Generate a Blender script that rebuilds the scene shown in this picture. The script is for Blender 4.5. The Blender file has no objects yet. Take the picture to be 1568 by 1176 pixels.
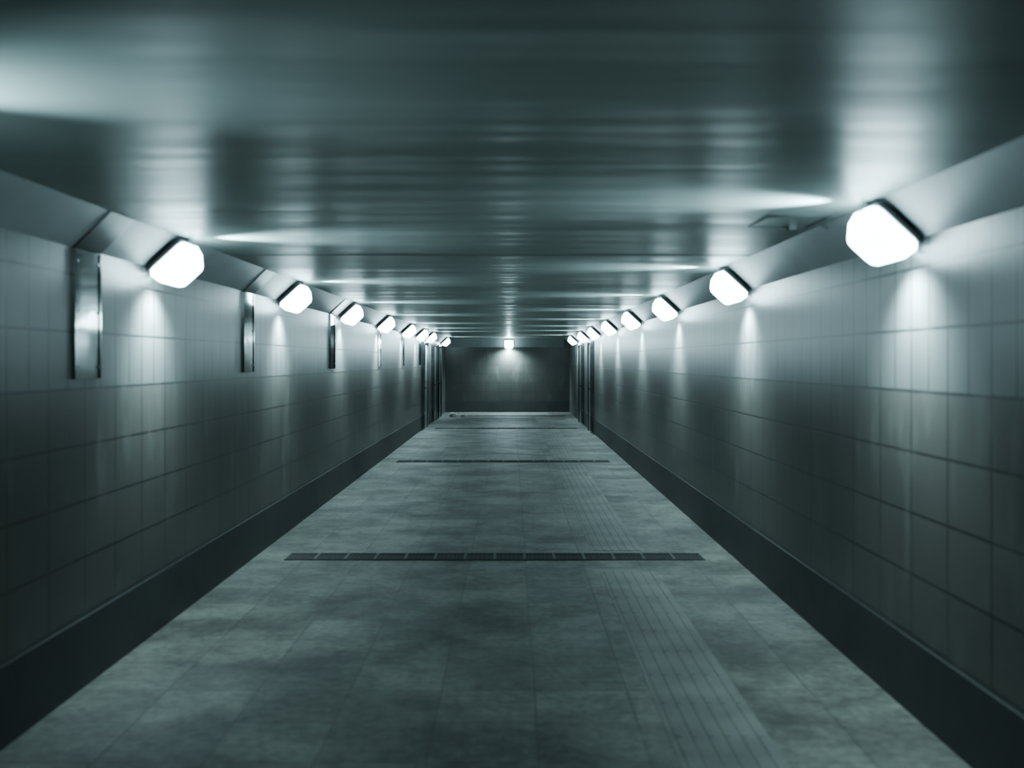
import bpy, bmesh, math, random
from mathutils import Matrix, Vector, noise
random.seed(4)
S=bpy.context.scene
XL,XR=-2.17,1.87
Y0,Y1=-4.0,33.0
ZC=2.39; ZW=2.215; BV=0.19
CAMZ=1.65

# ---------- helpers ----------
def link(o):
    S.collection.objects.link(o); return o
def mesh_obj(name,verts,faces,mats=(),midx=None,smooth=False):
    me=bpy.data.meshes.new(name); me.from_pydata(verts,[],faces); me.update()
    for m in mats: me.materials.append(m)
    if midx:
        for p,i in zip(me.polygons,midx): p.material_index=i
    if smooth:
        for p in me.polygons: p.use_smooth=True
    bm=bmesh.new(); bm.from_mesh(me); bmesh.ops.recalc_face_normals(bm,faces=bm.faces); bm.to_mesh(me); bm.free()
    return link(bpy.data.objects.new(name,me))
class MB:
    def __init__(s): s.v=[];s.f=[];s.m=[]
    def box(s,x0,x1,y0,y1,z0,z1,m=0):
        b=len(s.v)
        s.v+=[(x0,y0,z0),(x1,y0,z0),(x1,y1,z0),(x0,y1,z0),(x0,y0,z1),(x1,y0,z1),(x1,y1,z1),(x0,y1,z1)]
        for q in [(0,3,2,1),(4,5,6,7),(0,1,5,4),(1,2,6,5),(2,3,7,6),(3,0,4,7)]:
            s.f.append(tuple(b+i for i in q)); s.m.append(m)
    def prism(s,pts,y0,y1,m=0):   # pts (x,z) extruded in y
        b=len(s.v);n=len(pts)
        s.v+=[(p[0],y0,p[1]) for p in pts]+[(p[0],y1,p[1]) for p in pts]
        s.f.append(tuple(b+i for i in range(n)));s.m.append(m)
        s.f.append(tuple(b+n+i for i in reversed(range(n))));s.m.append(m)
        for i in range(n):
            j=(i+1)%n
            s.f.append((b+i,b+j,b+n+j,b+n+i));s.m.append(m)
    def loft(s,rings,m=0,cap0=True,cap1=True):
        b=len(s.v);n=len(rings[0])
        for r in rings: s.v+=r
        for k in range(len(rings)-1):
            for i in range(n):
                j=(i+1)%n
                s.f.append((b+k*n+i,b+k*n+j,b+(k+1)*n+j,b+(k+1)*n+i));s.m.append(m)
        if cap0: s.f.append(tuple(b+i for i in reversed(range(n))));s.m.append(m)
        if cap1: s.f.append(tuple(b+(len(rings)-1)*n+i for i in range(n)));s.m.append(m)
    def make(s,name,mats,smooth=False): return mesh_obj(name,s.v,s.f,mats,s.m,smooth)

def mat(name):
    m=bpy.data.materials.new(name); m.use_nodes=True
    nt=m.node_tree; return m,nt,nt.nodes['Principled BSDF']
def N(nt,t,**k):
    n=nt.nodes.new(t)
    for a,b in k.items(): setattr(n,a,b)
    return n
def simple(name,col,rough,metal=0,nscale=8,namp=0.15,bump=0.0):
    m,nt,p=mat(name)
    tc=N(nt,'ShaderNodeTexCoord'); no=N(nt,'ShaderNodeTexNoise'); no.inputs['Scale'].default_value=nscale; no.inputs['Detail'].default_value=5 if not metal else 1
    nt.links.new(tc.outputs['Object'],no.inputs['Vector'])
    r=N(nt,'ShaderNodeValToRGB')
    r.color_ramp.elements[0].position=.3; r.color_ramp.elements[1].position=.7
    r.color_ramp.elements[0].color=tuple(c*(1-namp) for c in col)+(1,)
    r.color_ramp.elements[1].color=tuple(min(1,c*(1+namp)) for c in col)+(1,)
    nt.links.new(no.outputs['Fac'],r.inputs[0]); nt.links.new(r.outputs[0],p.inputs['Base Color'])
    p.inputs['Roughness'].default_value=rough; p.inputs['Metallic'].default_value=metal
    if bump:
        b=N(nt,'ShaderNodeBump'); b.inputs['Strength'].default_value=bump; b.inputs['Distance'].default_value=.01
        nt.links.new(no.outputs['Fac'],b.inputs['Height']); nt.links.new(b.outputs[0],p.inputs['Normal'])
    return m
def mixc(nt,fac,a,b,mode='MIX'):
    n=N(nt,'ShaderNodeMix',data_type='RGBA',blend_type=mode)
    for i,v in ((0,fac),(6,a),(7,b)):
        if hasattr(v,'is_output'): nt.links.new(v,n.inputs[i])
        else: n.inputs[i].default_value=v
    return n.outputs[2]
def math_(nt,op,a,b=None,c=None):
    n=N(nt,'ShaderNodeMath',operation=op)
    for i,v in enumerate((a,b,c)):
        if v is None: continue
        if hasattr(v,'is_output'): nt.links.new(v,n.inputs[i])
        else: n.inputs[i].default_value=v
    return n.outputs[0]
def brick(nt,vec,w,h,mortar,c1,c2,cm,smooth=.3):
    b=N(nt,'ShaderNodeTexBrick'); b.offset=0; b.squash=1
    b.inputs['Scale'].default_value=1; b.inputs['Brick Width'].default_value=w; b.inputs['Row Height'].default_value=h
    b.inputs['Mortar Size'].default_value=mortar; b.inputs['Mortar Smooth'].default_value=smooth
    b.inputs['Color1'].default_value=c1; b.inputs['Color2'].default_value=c2; b.inputs['Mortar'].default_value=cm
    nt.links.new(vec,b.inputs['Vector']); return b

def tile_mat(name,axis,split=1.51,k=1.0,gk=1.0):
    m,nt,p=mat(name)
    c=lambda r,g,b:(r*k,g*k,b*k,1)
    tc=N(nt,'ShaderNodeTexCoord'); sp=N(nt,'ShaderNodeSeparateXYZ'); nt.links.new(tc.outputs['Object'],sp.inputs[0])
    u=sp.outputs[axis]; z=sp.outputs[2]
    zo=math_(nt,'SUBTRACT',z,1.51-.285*6)
    uo=math_(nt,'ADD',u,20.03)
    cb=N(nt,'ShaderNodeCombineXYZ'); nt.links.new(uo,cb.inputs[0]); nt.links.new(zo,cb.inputs[1])
    up=brick(nt,cb.outputs[0],.2,.285,.007,c(.100,.106,.101),c(.084,.09,.086),c(.016,.019,.019),.1)
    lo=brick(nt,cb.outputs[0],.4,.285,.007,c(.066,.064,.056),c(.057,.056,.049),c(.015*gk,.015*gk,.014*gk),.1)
    f=math_(nt,'GREATER_THAN',z,split)
    col=mixc(nt,f,lo.outputs['Color'],up.outputs['Color'])
    no=N(nt,'ShaderNodeTexNoise'); no.inputs['Scale'].default_value=.9; no.inputs['Detail'].default_value=2
    nt.links.new(tc.outputs['Object'],no.inputs['Vector'])
    g=N(nt,'ShaderNodeMapRange'); g.inputs[1].default_value=.3; g.inputs[2].default_value=.7; g.inputs[3].default_value=.78; g.inputs[4].default_value=1.14
    nt.links.new(no.outputs['Fac'],g.inputs[0])
    gc=N(nt,'ShaderNodeCombineColor')
    for i in range(3): nt.links.new(g.outputs[0],gc.inputs[i])
    col=mixc(nt,1.0,col,gc.outputs[0],'MULTIPLY')
    # faint pale run marks
    mp=N(nt,'ShaderNodeMapping'); mp.inputs['Scale'].default_value=(1,4,1.3) if axis==1 else (4,1,1.3)
    nt.links.new(tc.outputs['Object'],mp.inputs[0])
    n3=N(nt,'ShaderNodeTexNoise'); n3.inputs['Scale'].default_value=1.2; n3.inputs['Detail'].default_value=4; nt.links.new(mp.outputs[0],n3.inputs['Vector'])
    g3=N(nt,'ShaderNodeMapRange'); g3.inputs[1].default_value=.56; g3.inputs[2].default_value=.74; g3.inputs[3].default_value=0; g3.inputs[4].default_value=.35
    nt.links.new(n3.outputs['Fac'],g3.inputs[0])
    col=mixc(nt,g3.outputs[0],col,(.15*k,.16*k,.15*k,1))
    nt.links.new(col,p.inputs['Base Color'])
    p.inputs['Roughness'].default_value=.33
    hm=math_(nt,'MULTIPLY',up.outputs['Fac'],-1.0)
    b=N(nt,'ShaderNodeBump'); b.inputs['Strength'].default_value=.25*(1 if gk==1 else .1); b.inputs['Distance'].default_value=.004
    nt.links.new(hm,b.inputs['Height']); nt.links.new(b.outputs[0],p.inputs['Normal'])
    return m
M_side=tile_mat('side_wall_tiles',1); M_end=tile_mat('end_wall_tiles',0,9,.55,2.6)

def floor_mat():
    m,nt,p=mat('floor_slabs')
    tc=N(nt,'ShaderNodeTexCoord'); mp=N(nt,'ShaderNodeMapping'); mp.inputs['Location'].default_value=(20.13,20.2,0)
    nt.links.new(tc.outputs['Object'],mp.inputs[0])
    b=brick(nt,mp.outputs[0],.46,.46,.012,(.098,.102,.086,1),(.054,.056,.048,1),(.044,.046,.040,1),.8)
    no=N(nt,'ShaderNodeTexNoise'); no.inputs['Scale'].default_value=1.3; no.inputs['Detail'].default_value=12; no.inputs['Roughness'].default_value=.74
    nt.links.new(tc.outputs['Object'],no.inputs['Vector'])
    r=N(nt,'ShaderNodeValToRGB'); e=r.color_ramp.elements
    e[0].position=.40; e[0].color=(.36,.36,.35,1); e[1].position=.61; e[1].color=(1.4,1.4,1.35,1)
    nt.links.new(no.outputs['Fac'],r.inputs[0])
    col=mixc(nt,1.0,b.outputs['Color'],r.outputs[0],'MULTIPLY')
    n2=N(nt,'ShaderNodeTexNoise'); n2.inputs['Scale'].default_value=20; n2.inputs['Detail'].default_value=8
    nt.links.new(tc.outputs['Object'],n2.inputs['Vector'])
    r2=N(nt,'ShaderNodeValToRGB'); e=r2.color_ramp.elements
    e[0].position=.34; e[0].color=(.6,.6,.6,1); e[1].position=.6; e[1].color=(1.05,1.05,1.05,1)
    nt.links.new(n2.outputs['Fac'],r2.inputs[0])
    col=mixc(nt,1.0,col,r2.outputs[0],'MULTIPLY')
    v=N(nt,'ShaderNodeTexVoronoi'); v.inputs['Scale'].default_value=1.6; nt.links.new(tc.outputs['Object'],v.inputs['Vector'])
    sp=N(nt,'ShaderNodeMapRange'); sp.inputs[1].default_value=.04; sp.inputs[2].default_value=.08; sp.inputs[3].default_value=.35; sp.inputs[4].default_value=1
    nt.links.new(v.outputs['Distance'],sp.inputs[0])
    gc=N(nt,'ShaderNodeCombineColor')
    for i in range(3): nt.links.new(sp.outputs[0],gc.inputs[i])
    col=mixc(nt,1.0,col,gc.outputs[0],'MULTIPLY')
    nt.links.new(col,p.inputs['Base Color'])
    rr=N(nt,'ShaderNodeMapRange'); rr.inputs[1].default_value=.3; rr.inputs[2].default_value=.7; rr.inputs[3].default_value=.66; rr.inputs[4].default_value=.5
    nt.links.new(no.outputs['Fac'],rr.inputs[0]); nt.links.new(rr.outputs[0],p.inputs['Roughness'])
    p.inputs['Specular IOR Level'].default_value=.4
    bp=N(nt,'ShaderNodeBump'); bp.inputs['Strength'].default_value=.35; bp.inputs['Distance'].default_value=.006
    hh=math_(nt,'SUBTRACT',n2.outputs['Fac'],math_(nt,'MULTIPLY',b.outputs['Fac'],.5))
    nt.links.new(hh,bp.inputs['Height']); nt.links.new(bp.outputs[0],p.inputs['Normal'])
    return m
M_floor=floor_mat()

def ceil_mat():
    m,nt,p=mat('ceiling_panels')
    tc=N(nt,'ShaderNodeTexCoord')
    mp=N(nt,'ShaderNodeMapping'); mp.inputs['Scale'].default_value=(.2,1.5,1); nt.links.new(tc.outputs['Object'],mp.inputs[0])
    no=N(nt,'ShaderNodeTexNoise'); no.inputs['Scale'].default_value=1.5; no.inputs['Detail'].default_value=2
    nt.links.new(mp.outputs[0],no.inputs['Vector'])
    p.inputs['Base Color'].default_value=(.29,.345,.33,1)
    p.inputs['Metallic'].default_value=.15
    rr=N(nt,'ShaderNodeMapRange'); rr.inputs[1].default_value=.3; rr.inputs[2].default_value=.7; rr.inputs[3].default_value=.32; rr.inputs[4].default_value=.45
    nt.links.new(no.outputs['Fac'],rr.inputs[0]); nt.links.new(rr.outputs[0],p.inputs['Roughness'])
    bp=N(nt,'ShaderNodeBump'); bp.inputs['Strength'].default_value=.4; bp.inputs['Distance'].default_value=.03
    nt.links.new(no.outputs['Fac'],bp.inputs['Height']); nt.links.new(bp.outputs[0],p.inputs['Normal'])
    return m
M_ceil=ceil_mat()
M_cove=simple('painted_cove',(.22,.245,.245),.45,.0,3,.1)
M_base=simple('dark_skirting_tile',(.013,.016,.016),.6,0,4,.3)
M_seam=simple('dark_seam',(.10,.115,.115),.6)
M_steel=simple('stainless_steel',(.40,.42,.42),.07,1,4,.2,.15)
M_darksteel=simple('dark_steel',(.05,.055,.055),.35,.8)
M_black=simple('drain_black',(.004,.005,.005),.9)
M_grate=simple('grate_iron',(.008,.01,.01),.85,.0)
M_frame=simple('drain_joint',(.030,.034,.032),.7)
M_tact=simple('tactile_tile',(.072,.075,.064),.6,0,2.2,.55,.2)
M_house=simple('lamp_housing',(.05,.055,.055),.4)
M_door=simple('door_paint',(.12,.135,.135),.3,.3,3,.1)
M_paper=simple('litter',(.5,.5,.48),.8)
def lens(name,st):
    m,nt,p=mat(name)
    p.inputs['Base Color'].default_value=(.8,.85,.88,1)
    tc=N(nt,'ShaderNodeTexCoord'); no=N(nt,'ShaderNodeTexNoise'); no.inputs['Scale'].default_value=3; nt.links.new(tc.outputs['Object'],no.inputs['Vector'])
    nt.links.new(mixc(nt,no.outputs['Fac'],(.60,.91,1,1),(.63,.93,1,1)),p.inputs['Emission Color'])
    p.inputs['Emission Strength'].default_value=st; return m
M_lens=lens('lamp_diffuser',25)

# ---------- shell ----------
T=.2
b=MB(); b.box(XL-T,XR+T,Y0-T,Y1+T,-T,0); b.make('floor',[M_floor])
b=MB(); b.box(XL-T,XR+T,Y0-T,Y1+T,ZC,ZC+T); b.make('ceiling',[M_ceil])
b=MB(); b.box(XL-T,XL,Y0,Y1,0,ZC); b.make('wall_left',[M_side])
b=MB(); b.box(XR,XR+T,Y0,Y1,0,ZC); b.make('wall_right',[M_side])
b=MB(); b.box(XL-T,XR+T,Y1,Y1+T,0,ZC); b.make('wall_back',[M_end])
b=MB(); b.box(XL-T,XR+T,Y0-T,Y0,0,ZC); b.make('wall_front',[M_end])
BB=.35
b=MB(); b.box(XL,XL+.006,Y0,Y1,0,BB); b.make('baseboard_left',[M_base])
b=MB(); b.box(XR-.006,XR,Y0,Y1,0,BB); b.make('baseboard_right',[M_base])
b=MB(); b.box(XL+.006,XR-.006,Y1-.006,Y1,0,BB); b.make('baseboard_back',[M_base])
b=MB(); b.prism([(XL,ZW),(XL+BV,ZC),(XL,ZC)],Y0,Y1); b.make('trim_1',[M_cove])
b=MB(); b.prism([(XR,ZW),(XR,ZC),(XR-BV,ZC)],Y0,Y1); b.make('trim_2',[M_cove])
ZB=2.10
mesh_obj('trim_3',[(XL+BV,Y1,ZB),(XL+BV,Y1-.2,ZC),(XL+BV,Y1,ZC),(XR-BV,Y1,ZB),(XR-BV,Y1-.2,ZC),(XR-BV,Y1,ZC)],
   [(0,1,2),(3,5,4),(0,3,4,1),(1,4,5,2),(2,5,3,0)],[M_cove])
b=MB()
for y in [2.05,7.1,13.2,17.3,21.4,25.5,29.6]:
    b.box(XL+BV+.01,XR-BV-.01,y-.008,y+.008,ZC-.002,ZC)
b.make('trim_4',[M_seam])

# ---------- lamps ----------
def rrect(hx,hy,r,z,n=2):
    out=[]
    for cx,cy,a0 in ((hx-r,hy-r,0),(-hx+r,hy-r,90),(-hx+r,-hy+r,180),(hx-r,-hy+r,270)):
        for i in range(n+1):
            a=math.radians(a0+90*i/n); out.append((cx+r*math.cos(a),cy+r*math.sin(a),z))
    return out
def lamp_mesh():
    b=MB()
    b.loft([rrect(.08,.09,.02,0),rrect(.08,.09,.02,.02)],0)
    b.loft([rrect(.125,.125,.04,.02),rrect(.138,.138,.05,.028),rrect(.140,.140,.05,.045),rrect(.134,.134,.05,.05)],0)
    b.loft([rrect(.13,.132,.04,.048),rrect(.145,.148,.045,.07),rrect(.134,.14,.05,.13),rrect(.100,.112,.045,.185),rrect(.082,.095,.035,.20)],1)
    for sx in(-1,1):   # clips
        b.box(min(sx*.136,sx*.152),max(sx*.136,sx*.152),-.02,.02,.03,.075,0)
    me=b.make('tmp',[M_house,M_lens],False)
    d=me.data; bpy.data.objects.remove(me); d.name='bulkhead_lamp'
    for p in d.polygons:
        if p.material_index==1: p.use_smooth=True
    return d
LM=lamp_mesh()
def spot(parent,name,pos,direction,power,cone,r=.03):
    ld=bpy.data.lights.new(name,'SPOT'); ld.energy=power; ld.color=(.61,.91,1)
    ld.spot_size=math.radians(cone); ld.spot_blend=1; ld.shadow_soft_size=r
    o=link(bpy.data.objects.new(name,ld))
    M=Vector(direction).to_track_quat('-Z','Y').to_matrix().to_4x4(); M.translation=Vector(pos)
    o.parent=parent; o.matrix_parent_inverse=parent.matrix_world.inverted(); o.matrix_world=M
def lamp(pos,X,Y,kind):
    X=Vector(X).normalized(); Y=Vector(Y).normalized(); Z=X.cross(Y)
    M=Matrix((X,Y,Z)).transposed().to_4x4(); M.translation=Vector(pos)
    o=link(bpy.data.objects.new('bulkhead_lamp',LM)); o.matrix_world=M
    bpy.context.view_layer.update()
    y=pos[1]
    if kind in(-1,1):
        s=-kind; wx=XL if kind<0 else XR
        if y>3: spot(o,'added_wall_spot',(wx+s*.15,y,2.075),(-s*.52,0,-1),330,132,.045)  # added spot outside the lens, strengthens the light pool on the wall
        spot(o,'added_ceiling_spot',(wx+s*.33,y,2.27),(s*1,0,.36),200,80)  # added spot beside the lens, makes the bright streak across the ceiling
    else:
        spot(o,'added_wall_spot',(pos[0],Y1-.2,2.02),(0,.3,-1),1000,165,.05)  # added spot, brightens the end wall below its lamp
        spot(o,'added_ceiling_spot',(pos[0],Y1-.42,2.28),(0,-1,.3),250,110)  # added spot, gives the ceiling glow in front of the end lamp
h=ZC-ZW
for y in [2.75,6.12,9.48,12.8,16.3,19.9,22.8,25.4,31.0]:
    lamp((XL+BV/2,y,(ZC+ZW)/2),(-BV,0,-h),(0,1,0),-1)
for y in [4.72,8.04,11.4,14.65,18.0,21.4,24.6,28.8]:
    lamp((XR-BV/2,y,(ZC+ZW)/2),(-BV,0,h),(0,1,0),1)
lamp((-.1,Y1-.1,(ZC+ZB)/2),(1,0,0),(0,-.2,.29),0)

# ---------- stainless joint covers on left wall ----------
for y in [5.18,8.35,12.25,16.6,20.2,23.9]:
    w=.16; b=MB(); t=.012; z0=1.56
    b.box(XL,XL+t,y-w,y+w,z0,ZW-.005,0)
    b.box(XL+t,XL+t+.006,y-w,y-w+.02,z0,ZW-.01,0); b.box(XL+t,XL+t+.006,y+w-.02,y+w,z0,ZW-.01,0)
    n=Vector((h,-BV)).normalized()*t
    b.prism([(XL+.002,ZW+.002),(XL+BV-.002,ZC-.002),(XL+BV-.002+n.x*.9,ZC-.003),(XL+n.x,ZW+n.y)],y-w,y+w,1)
    for zz in (1.62,1.9,2.15):
        for yy in (y-w+.035,y+w-.035): b.box(XL+t,XL+t+.005,yy-.007,yy+.007,zz-.007,zz+.007,1)
    b.make('joint_cover_plate',[M_steel,M_darksteel])

# ---------- drains ----------
for yd in [8.58,16.75,25.0,30.7]:
    b=MB(); x0,x1=-1.89,1.60; w=.14
    b.box(x0,x1,yd-w,yd+w,0,.002,0)
    b.box(x0,x1,yd-w,yd-w+.018,.002,.007,1); b.box(x0,x1,yd+w-.018,yd+w,.002,.007,1)
    n=14; L=(x1-x0)/n
    for i in range(n+1):
        xx=x0+i*L; b.box(max(x0,xx-.012),min(x1,xx+.012),yd-w+.018,yd+w-.018,.002,.007,2)
    for i in range(n):
        for k in range(1,7):
            xx=x0+i*L+L*k/7; b.box(xx-.004,xx+.004,yd-w+.018,yd+w-.018,.002,.005,1)
    b.make('floor_drain',[M_black,M_grate,M_frame])

# ---------- tactile paving ----------
b=MB(); xa,xb=.69,1.13; y=-3.9
drn=[8.58,16.75,25.0,30.7]
while y<32.2:
    y2=y+.44
    if not any(y<d+.17 and y2>d-.17 for d in drn):
        b.box(xa,xb,y,y2,0,.002,0)
        for k in range(6):
            xc=xa+.04+k*(xb-xa-.08)/5
            b.box(xc-.012,xc+.012,y+.003,y2-.003,.002,.005,0)
    y=y2
b.make('tactile_paving',[M_tact])

# ---------- doors near the end ----------
def door(name,side,ya,yb,ht=2.1):
    wx=XL if side<0 else XR; s=-side
    def bx(a,c,y0,y1,z0,z1,m): b.box(min(wx+s*a,wx+s*c),max(wx+s*a,wx+s*c),y0,y1,z0,z1,m)
    b=MB()
    bx(0,.07,ya-.07,ya,0,ht+.07,0); bx(0,.07,yb,yb+.07,0,ht+.07,0); bx(0,.07,ya,yb,ht,ht+.07,0)
    bx(.0,.035,ya,yb,.0,ht,1)
    bx(.035,.04,ya+.12,yb-.12,.15,.9,1); bx(.035,.04,ya+.12,yb-.12,1.15,ht-.15,1)
    bx(.035,.085,ya+.08,ya+.10,.99,1.01,0); bx(.072,.085,ya+.08,ya+.22,.985,1.012,0)
    bx(.035,.042,ya+.06,ya+.12,.92,1.08,0)
    b.make(name,[M_steel,M_door])
door('door_1',-1,24.6,25.6,2.05); door('door_2',-1,27.6,28.7,2.05); door('door_3',1,23.5,24.3,2.05) ; door('door_4',1,26.6,27.7,2.05)
door('door_5',-1,29.4,30.4,2.05)

# ---------- ceiling hatch ----------
b=MB(); x0,x1,ya,yb=1.30,1.62,5.15,5.60
b.box(x0,x1,ya,ya+.02,ZC-.012,ZC,0); b.box(x0,x1,yb-.012,yb,ZC-.006,ZC,0)
b.box(x0,x0+.012,ya+.02,yb-.012,ZC-.006,ZC,0); b.box(x1-.012,x1,ya+.02,yb-.012,ZC-.006,ZC,0)
b.box(x0+.012,x1-.012,ya+.02,yb-.012,ZC-.003,ZC,1)
b.box(x1-.12,x1-.08,yb-.09,yb-.03,ZC-.03,ZC-.003,0)
b.make('ceiling_hatch',[M_darksteel,M_ceil])

# ---------- litter ----------
def litter(x,y,r):
    bm=bmesh.new(); bmesh.ops.create_icosphere(bm,subdivisions=3,radius=r)
    for v in bm.verts:
        d=noise.noise(v.co*(3.2/r)*.6+Vector((x,y,0)))
        v.co*=1+.55*d; v.co.z*=.5
    mz=min(v.co.z for v in bm.verts)
    for v in bm.verts: v.co.z-=mz
    me=bpy.data.meshes.new('crumpled_litter'); bm.to_mesh(me); bm.free(); me.materials.append(M_paper)
    o=link(bpy.data.objects.new('crumpled_litter',me)); o.location=(x,y,0)
litter(-1.75,30.2,.12); litter(-1.45,30.1,.08)

# ---------- world, camera ----------
w=bpy.data.worlds.new('w'); S.world=w; w.use_nodes=True
w.node_tree.nodes['Background'].inputs[0].default_value=(.5,.7,.75,1); w.node_tree.nodes['Background'].inputs[1].default_value=.002
cd=bpy.data.cameras.new('cam'); cam=link(bpy.data.objects.new('camera',cd))
cam.location=(0,0,CAMZ); cam.rotation_euler=(math.pi/2,0,0)
cd.sensor_width=36; cd.lens=35.8; cd.shift_y=-35/1568
cd.dof.use_dof=True; cd.dof.focus_distance=20; cd.dof.aperture_fstop=1.6
S.camera=cam
